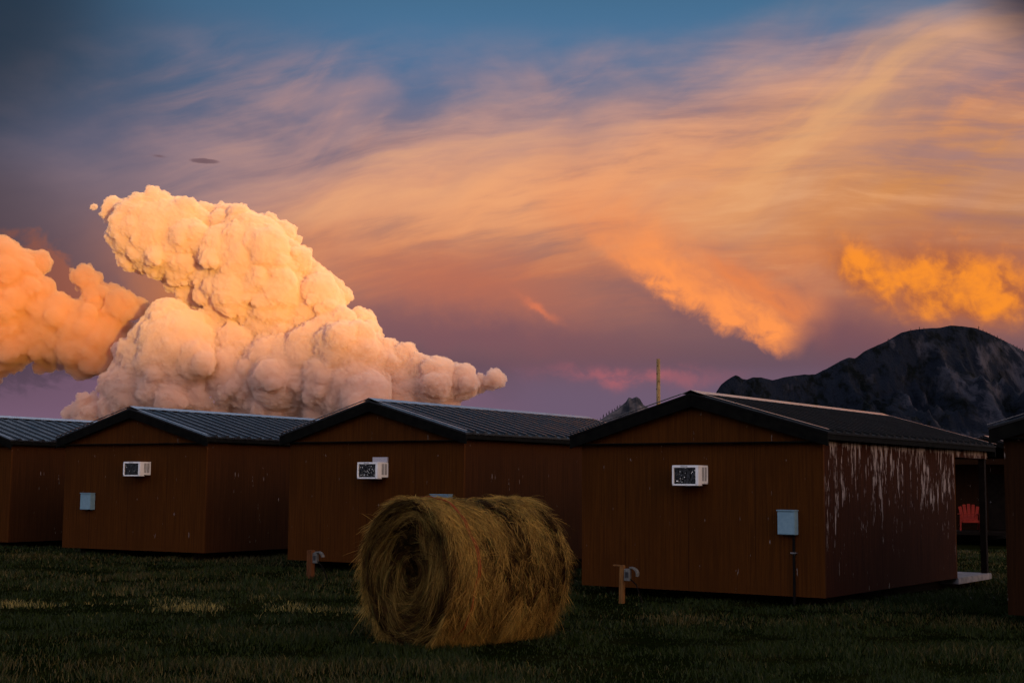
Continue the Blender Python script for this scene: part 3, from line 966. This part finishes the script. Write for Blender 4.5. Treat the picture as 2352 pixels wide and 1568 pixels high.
# ------------------------------------------------------------------ hay bale
def hay_bale():
    Rb, L, th = 0.85, 1.86, R(47)
    fx, fy = -1.205, 16.5
    cx_, cy_ = fx + math.sin(th) * L / 2, fy + math.cos(th) * L / 2
    t = thing('hay_bale', 'large round bale of golden hay lying on the lawn', 'hay bale', (cx_, cy_, float(ground_z(cx_, cy_)) - 0.03), -th)
    # local frame: +y along the bale's axis (away), near face at y = -L/2; centre height zc
    zc = Rb
    r_ = np.random.default_rng(21)
    SAG = 1.0

    def face_y(rn, ang):
        """near face: a dished, terraced spiral, deepest in the middle"""
        turn = rn * 4.2 + ang / (2 * math.pi)
        saw = turn - np.floor(turn)
        return -L / 2 + 0.03 + 0.10 * (1 - rn) ** 1.3 + 0.055 * saw - 0.02

    # core
    nt, rows = 160, []
    ta = np.arange(nt) / nt * 2 * math.pi
    for k in range(27):
        rn = k / 26 * 0.94
        rows.append((np.full(nt, rn * Rb), face_y(np.full(nt, rn), ta)))
    for k in range(1, 7):
        a = k / 6 * math.pi / 2
        rows.append((np.full(nt, Rb * (0.94 + 0.06 * math.sin(a))), np.full(nt, -L / 2 + 0.04 + 0.09 * (1 - math.cos(a)))))
    for k in range(1, 40):
        rows.append((np.full(nt, Rb * (1 - 0.012 * math.cos(k / 40 * 2 * math.pi))), np.full(nt, -L / 2 + 0.13 + (L - 0.26) * k / 40)))
    for k in range(0, 7):
        a = (1 - k / 6) * math.pi / 2
        rows.append((np.full(nt, Rb * (0.93 + 0.07 * math.sin(a))), np.full(nt, L / 2 - 0.05 - 0.09 * (1 - math.cos(a)))))
    rows += [(np.full(nt, Rb * 0.6), np.full(nt, L / 2 - 0.04)), (np.zeros(nt), np.full(nt, L / 2 - 0.04))]
    rr, yy = np.array([q[0] for q in rows]), np.array([q[1] for q in rows])
    P_ = np.stack([rr * np.cos(ta) * SAG, yy, rr * np.sin(ta) / SAG + zc], -1).reshape(-1, 3)
    nz = vnoise(P_ * np.array([3.5, 11, 3.5]), 5, 4)
    dv = (P_ - np.array([0, 0, zc])) * np.array([1, 0.3, 1])
    dv /= np.linalg.norm(dv, axis=1, keepdims=True) + 1e-6
    P_ += dv * (nz * 0.06 - 0.02)[:, None]
    P_[:, 2] = np.maximum(P_[:, 2], 0.015)
    nr = len(rows)
    ii_ = np.arange(nr * nt).reshape(nr, nt)
    nx_ = np.roll(ii_, -1, 1)
    f_ = np.stack([ii_[:-1].ravel(), ii_[1:].ravel(), nx_[1:].ravel(), nx_[:-1].ravel()], 1)
    m_, g_, b_ = principled('hay_core', 0.95, 0.02)
    n_ = g_.noise(scaled(g_, obj_coord(g_), 9, 24, 9), 1.0, 6, 0.65)
    g_.l.new(g_.mix((0.006, 0.0032, 0.001, 1), (0.034, 0.017, 0.004, 1), g_.step(n_, 0.4, 0.72)), b_.inputs['Base Color'])
    np_mesh('core', P_, f_, m_, t, True)

    def ribbons(pts, tone, hue, wmul=1.0):
        """pts (n,k,3) -> thin tapering ribbons with a tint per stalk"""
        n, k = pts.shape[:2]
        pts[:, :, 2] = np.maximum(pts[:, :, 2], 0.012)
        wv = np.cross(pts[:, -1] - pts[:, 0], r_.normal(size=(n, 3)))
        wv /= np.linalg.norm(wv, axis=1, keepdims=True) + 1e-9
        wd = ((0.0008 + 0.0009 * r_.random(n)) * wmul)[:, None]
        vv = np.zeros((n, 2 * k, 3))
        for q in range(k):
            tp = 1.0 if q < k - 2 else (0.8 if q == k - 2 else 0.2)
            vv[:, 2 * q], vv[:, 2 * q + 1] = pts[:, q] - wv * wd * tp, pts[:, q] + wv * wd * tp
        base = np.arange(n)[:, None] * (2 * k)
        fq = np.concatenate([base + [[2 * q, 2 * q + 1, 2 * q + 3, 2 * q + 2]] for q in range(k - 1)])
        tone = np.clip(tone, 0, 1)[:, None]
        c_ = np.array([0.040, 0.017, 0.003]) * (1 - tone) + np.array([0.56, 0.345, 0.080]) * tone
        c_ = np.where((hue < 0.15)[:, None], np.array([0.15, 0.15, 0.035]) * (0.35 + 0.9 * tone), c_)
        c_ = np.where((hue > 0.88)[:, None], np.array([0.18, 0.056, 0.014]) * (0.4 + 0.8 * tone), c_)
        cc_ = np.ones((n, 2 * k, 4))
        cc_[:, :, :3] = c_[:, None, :]
        return vv.reshape(-1, 3), fq, cc_.reshape(-1, 4)

    S4 = (0, 0.25, 0.5, 0.75, 1.0)

    def side(nT, per, lmin, lmax, liftk, loose, tone0):
        a = r_.random(nT) * 2 * math.pi
        y = (r_.random(nT) - 0.5) * (L - 0.04)
        q = np.stack([np.cos(a) * 1.3, y * 6.5, np.sin(a) * 1.3], 1)
        cl = vnoise(q, 31, 4)
        keep = r_.random(nT) < np.clip(0.62 + 1.3 * cl, 0.22, 1)
        a, y, cl = a[keep], y[keep], cl[keep]
        nT = len(a)
        q = np.stack([np.cos(a) * 1.5, y * 2.5, np.sin(a) * 1.5], 1)
        phi = r_.normal(size=nT) * 0.38 + 0.6 * vnoise(q + 5, 32, 3)
        lift = np.minimum(r_.exponential(1.0, nT) * liftk, 0.7)
        ln = lmin + (lmax - lmin) * r_.random(nT) ** 1.7
        hgt = -0.02 + 0.038 * cl + 0.02 * r_.random(nT)
        tn = tone0 + 0.30 * r_.normal(size=nT) + 0.55 * cl
        hu = r_.random(nT)
        rp = lambda v: np.repeat(v, per)
        n = nT * per
        a_, y_ = rp(a) + r_.normal(size=n) * 0.05, rp(y) + r_.normal(size=n) * 0.034
        y_ = np.clip(y_, -L / 2 + 0.03, L / 2 - 0.03)
        ph, lf = rp(phi) + r_.normal(size=n) * (0.16 + loose), np.abs(rp(lift) + r_.normal(size=n) * 0.03)
        l_ = rp(ln) * (0.6 + 0.6 * r_.random(n))
        h_ = rp(hgt) + 0.012 * r_.normal(size=n)
        sg = np.where(np.cos(a_) > 0, -1.0, 1.0)
        dr = np.clip(-np.sin(a_) * 1.1, 0, 0.55)               # below the waist the stalks hang straight down
        pts = []
        for s_ in S4:
            da = sg * s_ * l_ * np.cos(ph) / Rb
            rs = Rb + h_ + lf * l_ * (4 * s_ * (1 - s_) * 0.35 + 0.75 * s_ * s_)
            x1_, z1_ = rs * np.cos(a_ + da) * SAG, rs * np.sin(a_ + da) / SAG + zc
            x2_, z2_ = (Rb + h_) * np.cos(a_) * SAG, (Rb + h_) * np.sin(a_) / SAG + zc - s_ * l_
            pts.append(np.stack([x1_ * (1 - dr) + x2_ * dr, y_ + np.sin(ph) * l_ * s_, z1_ * (1 - dr) + z2_ * dr - 0.05 * s_ * s_ * l_], 1))
        return ribbons(np.stack(pts, 1), rp(tn) + 0.16 * r_.normal(size=n), (rp(hu) * 0.7 + 0.3 * r_.random(n)))

    def face(nT, per, lmin, lmax, tone0):
        rn = np.sqrt(r_.random(nT)) * 0.985
        a = r_.random(nT) * 2 * math.pi
        q = np.stack([rn * 7 + a * 0.35, np.cos(a) * 1.2, np.sin(a) * 1.2], 1)
        cl = vnoise(q, 41, 4)
        keep = (r_.random(nT) < np.clip(0.5 + 1.9 * cl, 0.05, 1)) & (r_.random(nT) < np.clip(rn * 2.2 - 0.15, 0.12, 1))
        rn, a, cl = rn[keep], a[keep], cl[keep]
        nT = len(rn)
        ln = lmin + (lmax - lmin) * r_.random(nT) ** 1.6
        out = r_.exponential(0.16, nT)
        sk = r_.normal(size=nT) * 0.22
        tn = tone0 + 0.25 * r_.normal(size=nT) + 0.5 * cl
        hu = r_.random(nT)
        rp = lambda v: np.repeat(v, per)
        n = nT * per
        a_, r0 = rp(a) + r_.normal(size=n) * 0.05, np.clip(rp(rn) + r_.normal(size=n) * 0.018, 0.02, 0.99) * Rb
        l_ = rp(ln) * (0.6 + 0.6 * r_.random(n))
        o_, k_ = np.abs(rp(out) + r_.normal(size=n) * 0.05), rp(sk) + r_.normal(size=n) * 0.12
        sg = np.where(np.cos(a_) < 0.2, 1.0, -1.0) * np.where(r_.random(n) < 0.9, 1, -1)
        pts = []
        for s_ in S4:
            da = sg * s_ * l_ / np.maximum(r0, 0.14)
            r2 = np.minimum(r0 + k_ * l_ * s_, Rb * 1.02)
            yb = face_y(np.clip(r2 / Rb, 0, 1), np.mod(a_ + da, 2 * math.pi))
            pts.append(np.stack([r2 * np.cos(a_ + da) * SAG, yb - 0.006 - o_ * l_ * s_ * (1.3 - 0.5 * s_), r2 * np.sin(a_ + da) / SAG + zc - o_ * l_ * s_ * s_ * 0.8], 1))
        return ribbons(np.stack(pts, 1), rp(tn) + 0.14 * r_.normal(size=n), (rp(hu) * 0.7 + 0.3 * r_.random(n)))

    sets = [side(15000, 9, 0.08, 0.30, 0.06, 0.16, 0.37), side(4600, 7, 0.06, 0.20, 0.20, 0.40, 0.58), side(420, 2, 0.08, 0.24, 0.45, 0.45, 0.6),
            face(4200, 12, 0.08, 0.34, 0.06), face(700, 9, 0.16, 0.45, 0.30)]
    off, vs, fs, cs = 0, [], [], []
    for v_, q_, c_ in sets:
        vs.append(v_)
        fs.append(q_ + off)
        cs.append(c_)
        off += len(v_)
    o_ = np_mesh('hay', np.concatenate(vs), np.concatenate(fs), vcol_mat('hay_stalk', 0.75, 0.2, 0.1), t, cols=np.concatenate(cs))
    o_['kind'] = 'stuff'
    # red-orange baler twine near the front edge, two passes
    m_tw = mottled('orange_twine', (0.19, 0.034, 0.010, 1), (0.28, 0.055, 0.016, 1), 40, 0.7, 0.1)
    for yt, lift in ((-L / 2 + 0.30, 0.040), (-L / 2 + 0.345, 0.022)):
        ring = []
        for k in range(121):
            a = k / 120 * 2 * math.pi
            rr2 = Rb + lift + 0.014 * math.sin(7 * a) + 0.008 * math.sin(17 * a + 1)
            ring.append((rr2 * math.cos(a) * SAG, yt + 0.03 * math.sin(2 * a + 0.6) + 0.010 * math.sin(9 * a), max(rr2 * math.sin(a) / SAG + zc, 0.01)))
        MB().tube(ring, 0.0055, 5, False).build('twine', m_tw, t, True)


hay_bale()

# ------------------------------------------------------------------ mountains
M_ROCKM, gm, bm_ = principled('mountain_slope', 0.95, 0.05)
oc = obj_coord(gm)
na = gm.noise(scaled(gm, oc, 0.011, 0.0022, 0.006), 1.0, 8, 0.66, 0.5)
nb = gm.noise(scaled(gm, oc, 0.045, 0.012, 0.03), 1.0, 6, 0.66)
geo = gm.n.new('ShaderNodeNewGeometry')
col_m = gm.mix((0.012, 0.015, 0.023, 1), (0.066, 0.062, 0.076, 1), gm.step(gm.add(na, gm.mul(gm.sub(nb, 0.5), 0.7)), 0.46, 0.60))
col_m = gm.mix(col_m, (0.0035, 0.005, 0.005, 1), gm.mul(gm.step(nb, 0.47, 0.60), gm.step(na, 0.62, 0.42)))
gm.l.new(col_m, bm_.inputs['Base Color'])
bump(gm, bm_, gm.add(na, gm.mul(nb, 0.5)), 1.0, 25.0)


def ridge_mountain(pts, Y0, x0, x1, depth_f, depth_b, nxm, nym, seed, mat, rough):
    """pts: (photo x, photo y) of the skyline at distance Y0; heights become real metres there"""
    wp = [at(x, y, Y0) for x, y in pts]
    px = np.array([p.x for p in wp])
    pz = np.array([p.z for p in wp])
    xs = np.linspace(x0, x1, nxm)
    ts = np.concatenate([np.linspace(-1, 0, nym), np.linspace(0, 1, nym // 3)[1:]])
    XX, TT = np.meshgrid(xs, ts)
    hh = np.interp(XX.ravel(), px, pz)
    T = TT.ravel()
    fall = np.where(T < 0, np.clip(1 - np.abs(T), 0, 1) ** 1.25, np.clip(1 - T * T, 0, 1))
    Yv = Y0 + np.where(T < 0, T * depth_f, T * depth_b)
    Q = np.stack([XX.ravel(), Yv, np.zeros(len(T))], 1)
    # gullies run down the slope: stretch the noise along y
    n_ = vnoise(Q * np.array([rough[0], rough[0] * 0.22, 1]), seed, 5, 0.55, True)
    n2_ = vnoise(Q * rough[0] * 2.2, seed + 1, 5, 0.6)
    env = np.clip(np.abs(T) * 9, 0, 1) * np.clip(fall * 3, 0, 1)
    z = hh * fall - env * ((1 - n_) * 0.5 * rough[1] * 1.6 + (1 - n2_) * 0.5 * rough[2] * 1.2) + (1 - env) * n2_ * rough[2] * 0.10
    z = np.maximum(z, -6)
    Vv = np.stack([XX.ravel(), Yv, z], 1)
    a = np.arange(len(ts) * nxm).reshape(len(ts), nxm)
    ff = np.stack([a[:-1, :-1].ravel(), a[:-1, 1:].ravel(), a[1:, 1:].ravel(), a[1:, :-1].ravel()], 1)
    o_ = np_mesh('mountain', Vv, ff, mat, None, True)
    o_['kind'] = 'structure'
    return px, pz, (lambda xq: np.interp(xq, px, pz))


SKY_BIG = [(1500, 1118), (1600, 985), (1632, 925), (1645, 900), (1655, 884), (1668, 873), (1682, 865), (1690, 861), (1698, 864), (1705, 870), (1716, 871), (1730, 866),
           (1748, 867), (1775, 873), (1800, 867), (1850, 859), (1872, 860), (1900, 847), (1930, 829), (1950, 821), (1965, 823), (1985, 807), (2040, 781),
           (2070, 764), (2095, 758), (2130, 755), (2160, 753), (2185, 748), (2210, 748), (2240, 752), (2280, 770), (2330, 796), (2352, 806),
           (2480, 870), (2650, 960), (2900, 1060), (3200, 1118)]
Y_BIG = 2500.0
ridge_mountain(SKY_BIG, Y_BIG, 230, 1560, 900, 700, 420, 150, 51, M_ROCKM, (0.013, 78, 26))
SKY_SM = [(1290, 1114), (1330, 1000), (1365, 972), (1380, 963), (1400, 950), (1420, 938), (1430, 929), (1438, 922), (1444, 913), (1452, 916), (1462, 911), (1470, 915),
          (1478, 929), (1490, 936), (1515, 952), (1550, 975), (1620, 1040), (1700, 1114)]
M_ROCKS = mottled('pale_rock', (0.022, 0.024, 0.030, 1), (0.13, 0.115, 0.12, 1), 0.06, 0.95, 0.05)
ridge_mountain(SKY_SM, 1500.0, 50, 245, 160, 140, 200, 80, 61, M_ROCKS, (0.05, 14, 9))

# pines along the skyline
M_PINE = mottled('pine_needles', (0.008, 0.014, 0.010, 1), (0.014, 0.022, 0.014, 1), 0.5, 0.9, 0.05)
M_BARK = mottled('pine_bark', (0.02, 0.014, 0.010, 1), (0.03, 0.02, 0.015, 1), 1, 0.9, 0.05)


def make_pine(label, group):
    t = thing('pine_tree', label, 'tree', group=group)
    MB().tube([(0, 0, -1), (0, 0, 5), (0.1, 0, 11)], [0.35, 0.25, 0.06], 6).build('trunk', M_BARK, t)
    r = random.Random(5)
    cr = MB()
    for k in range(420):
        z = r.uniform(2.2, 12)
        rad = (12.4 - z) * 0.24 * (0.35 + 0.75 * r.random())
        a = r.uniform(0, 2 * math.pi)
        c0 = Vector((rad * math.cos(a), rad * math.sin(a), z - rad * 0.25))
        u = Vector((r.gauss(0, 1), r.gauss(0, 1), r.gauss(0, 0.5))).normalized() * r.uniform(0.35, 0.7)
        v = Vector((r.gauss(0, 1), r.gauss(0, 1), r.gauss(0, 0.5))).normalized() * r.uniform(0.2, 0.45)
        cr.quad(c0 - u, c0 - v, c0 + u, c0 + v)
    cr.build('crown', M_PINE, t)
    return t


def copy_tree(o):
    c_ = o.copy()
    COL.objects.link(c_)
    for ch_ in o.children:
        d_ = ch_.copy()
        COL.objects.link(d_)
        d_.parent = c_
    return c_


PINE_PX = [(2040, 781), (2092, 759), (2104, 757), (2112, 756), (2122, 755), (2248, 755), (2258, 759), (2266, 763), (2274, 767), (2284, 772), (2291, 776),
           (2299, 780), (2306, 784), (2313, 787), (2321, 791), (2328, 795), (2336, 798), (2343, 801), (2349, 804), (2358, 809), (2366, 813)]
pine = make_pine('dark pine silhouetted on the skyline of the big mountain', 'pines along the mountain skyline')
for i, (px, py) in enumerate(PINE_PX):
    q = at(px, py, Y_BIG)
    o = pine if i == 0 else copy_tree(pine)
    o.location = (q.x, Y_BIG, q.z - 1.0)
    s = random.uniform(0.22, 0.5)
    o.scale = (s * 1.25, s * 1.25, s)
    o.rotation_euler = (0, 0, random.uniform(0, 6))
PINE_SM = [(1372, 966), (1379, 962), (1386, 958), (1393, 953), (1399, 949), (1406, 945), (1412, 941), (1418, 937), (1424, 934)]
for px, py in PINE_SM:
    q = at(px, py, 1500)
    o = copy_tree(pine)
    o['label'] = 'tiny dark pine on the left slope of the small rocky peak'
    o['group'] = 'pines on the small rocky peak'
    o.location = (q.x, 1500, q.z - 1.0)
    s = random.uniform(0.25, 0.5)
    o.scale = (s, s, s * 0.8)
    o.rotation_euler = (0, 0, random.uniform(0, 6))


# ------------------------------------------------------------------ cumulus clouds, far off and high enough to be still in the sun
def cloud_mat(name, col, mfp, aniso=0.25):
    """a body of droplets: an even scattering volume whose mean free path (metres) softens every edge"""
    m_ = bpy.data.materials.new(name)
    m_.use_nodes = True
    n_ = m_.node_tree.nodes
    n_.clear()
    v_ = n_.new('ShaderNodeVolumeScatter')
    v_.inputs['Color'].default_value = col
    v_.inputs['Density'].default_value = 1.0 / mfp
    v_.inputs['Anisotropy'].default_value = aniso
    o_ = n_.new('ShaderNodeOutputMaterial')
    a_ = n_.new('ShaderNodeVolumeAbsorption')
    a_.inputs['Color'].default_value = col
    a_.inputs['Density'].default_value = 1.0 / mfp
    s_ = n_.new('ShaderNodeAddShader')
    m_.node_tree.links.new(v_.outputs[0], s_.inputs[0])
    m_.node_tree.links.new(a_.outputs[0], s_.inputs[1])
    m_.node_tree.links.new(s_.outputs[0], o_.inputs['Volume'])
    return m_


M_CLOUD = cloud_mat('bright_cloud', (0.976, 0.805, 0.705, 1), 60.0, -0.25)
M_CLOUD_RAG = cloud_mat('ragged_cloud', (0.935, 0.67, 0.47, 1), 100.0, -0.1)


def in_poly(x, y, poly):
    c_ = False
    n = len(poly)
    for i in range(n):
        x1_, y1_ = poly[i]
        x2_, y2_ = poly[(i + 1) % n]
        if (y1_ > y) != (y2_ > y) and x < (x2_ - x1_) * (y - y1_) / (y2_ - y1_) + x1_:
            c_ = not c_
    return c_


def poly_dist(x, y, poly):
    best = 1e9
    for i in range(len(poly)):
        a, b = Vector(poly[i]), Vector(poly[(i + 1) % len(poly)])
        p = Vector((x, y))
        tt = max(0, min(1, (p - a).dot(b - a) / max((b - a).length_squared, 1e-9)))
        best = min(best, (p - (a + (b - a) * tt)).length)
    return best


def cloud(label, polys, Yc, seed, rmax, voxel, disp, mat, squash=0.8):
    r = random.Random(seed)
    k_px = Yc / F_PX
    sph = []
    for poly, n0, off in polys:
        xs_, ys_ = [p[0] for p in poly], [p[1] for p in poly]
        got = 0
        tries = 0
        while got < n0 and tries < 60000:
            tries += 1
            x, y = r.uniform(min(xs_), max(xs_)), r.uniform(min(ys_), max(ys_))
            if not in_poly(x, y, poly):
                continue
            d = poly_dist(x, y, poly)
            if d < 7:
                continue
            rad = min(d, rmax * (0.18 + 0.82 * r.random() ** 1.8))
            bulge = math.sqrt(max(0, d * (2 * 150 - min(d, 150)))) * squash
            sph.append((x, y, off - bulge * r.uniform(0.55, 1.0), rad))
            got += 1
    # cauliflower: smaller heads budding from the bigger ones
    lvl = sph
    for frac, n in ((0.48, 6), (0.48, 4), (0.45, 2)):
        nxt = []
        for (x, y, z, rad) in lvl:
            if rad < 8:
                continue
            for _ in range(n):
                a, b_ = r.uniform(0, 2 * math.pi), math.acos(r.uniform(-0.15, 1))
                rr2 = rad * frac * r.uniform(0.5, 1.35)
                ox, oy, oz = math.sin(b_) * math.cos(a), math.sin(b_) * math.sin(a), -math.cos(b_)
                nxt.append((x + ox * rad * 0.74, y + oy * rad * 0.74, z + oz * rad * 0.74, rr2))
        sph = sph + nxt
        lvl = nxt
    bm = bmesh.new()
    bmesh.ops.create_icosphere(bm, subdivisions=2, radius=1.0)
    bv = np.array([v.co[:] for v in bm.verts])
    bf = np.array([[v.index for v in f.verts] for f in bm.faces])
    bm.free()
    vs, fs = [], []
    for i, (x, y, z, rad) in enumerate(sph):
        Yk = Yc + z * k_px
        c3 = np.array(at(x, y, Yk))
        vs.append(bv * rad * k_px + c3)
        fs.append(bf + i * len(bv))
    tmp = np_mesh('cloud_source', np.concatenate(vs), np.concatenate(fs), mat)
    md = tmp.modifiers.new('r', 'REMESH')
    md.mode, md.voxel_size = 'VOXEL', voxel
    sm = tmp.modifiers.new('s', 'SMOOTH')
    sm.factor, sm.iterations = 0.5, 2
    bpy.context.view_layer.update()
    me = bpy.data.meshes.new_from_object(tmp.evaluated_get(bpy.context.evaluated_depsgraph_get()))
    bpy.data.objects.remove(tmp)
    n = len(me.vertices)
    co = np.zeros(n * 3, np.float32)
    me.vertices.foreach_get('co', co)
    co = co.reshape(-1, 3).astype(np.float64)
    nn = np.zeros(n * 3, np.float32)
    me.vertices.foreach_get('normal', nn)
    nn = nn.reshape(-1, 3)
    bil = 0.7 * np.abs(vnoise(co / 420.0, seed + 3, 2)) + 1.0 * np.abs(vnoise(co / 130.0, seed + 4, 5, 0.7))
    co += nn * ((bil - 0.3) * disp)[:, None]
    ctr = co.mean(0)
    me.vertices.foreach_set('co', (co - ctr).astype(np.float32).ravel())
    me.update()
    me.materials.clear()
    me.materials.append(mat)
    me.shade_smooth()
    me.name = 'cloud'
    o_ = bpy.data.objects.new('cloud', me)
    COL.objects.link(o_)
    o_.location = ctr
    tag(o_, label, 'cloud', 'sunlit clouds')
    print('cloud', n, len(sph))
    return o_


TOWER = [(205, 480), (196, 462), (203, 450), (222, 462), (232, 450), (262, 446), (284, 454), (300, 450), (340, 448), (356, 442), (380, 452), (420, 454), (470, 464), (505, 480), (560, 478), (600, 490),
         (640, 512), (676, 530), (700, 556), (722, 594), (738, 612), (764, 630), (786, 650), (808, 668), (800, 694), (834, 706), (858, 720), (874, 748), (896, 782),
         (880, 810), (820, 810), (740, 800), (660, 790), (580, 770), (520, 748), (460, 724), (425, 696), (395, 656), (345, 632), (300, 612), (268, 584), (250, 556), (256, 522), (242, 500)]
LOWER = [(590, 800), (630, 748), (700, 722), (760, 724), (820, 740), (870, 764), (900, 788), (940, 798), (985, 818), (1008, 810), (1020, 816), (1040, 838), (1080, 846), (1125, 846), (1160, 858), (1215, 872),
         (1180, 884), (1120, 900), (1060, 925), (1000, 985), (600, 990), (560, 930), (580, 860)]
MIDL = [(272, 785), (302, 750), (348, 722), (395, 702), (440, 712), (520, 735), (600, 760), (650, 800), (610, 850), (560, 905), (500, 990), (60, 990), (130, 945), (200, 905), (255, 860), (250, 820), (258, 790)]
LEFTC = [(-120, 600), (-60, 570), (0, 562), (40, 558), (70, 572), (108, 582), (132, 606), (128, 632), (100, 640), (122, 662), (150, 690), (188, 728), (160, 738), (110, 722), (75, 750), (30, 800), (-20, 760), (-120, 780)]
LEFTW = [(150, 626), (176, 596), (206, 604), (236, 640), (276, 655), (310, 672), (350, 690), (380, 730), (330, 770), (262, 760), (220, 715), (180, 676)]
LEFTB = [(-120, 660), (30, 680), (110, 655), (180, 690), (240, 700), (290, 742), (320, 760), (300, 850), (230, 880), (160, 850), (90, 860), (20, 880), (-120, 900)]

BRIDGE = [(470, 752), (560, 755), (650, 760), (720, 768), (740, 850), (700, 985), (460, 985), (450, 850)]

YC = 25000.0
cloud('towering cumulus cloud with a glowing yellow top, rising beyond the left cabins',
      [(TOWER, 150, 0), (LOWER, 150, -36), (MIDL, 130, -28), (BRIDGE, 60, -30)], YC, 3, 122, 16, 92, M_CLOUD)
cloud('orange cloud cut off by the left edge of the photo', [(LEFTC, 80, 0), (LEFTB, 70, 40)], YC + 500, 11, 75, 22, 80, M_CLOUD_RAG)
cloud('small ragged orange cloud left of the glowing tower', [(LEFTW, 50, 0)], YC + 300, 14, 40, 18, 60, M_CLOUD_RAG)
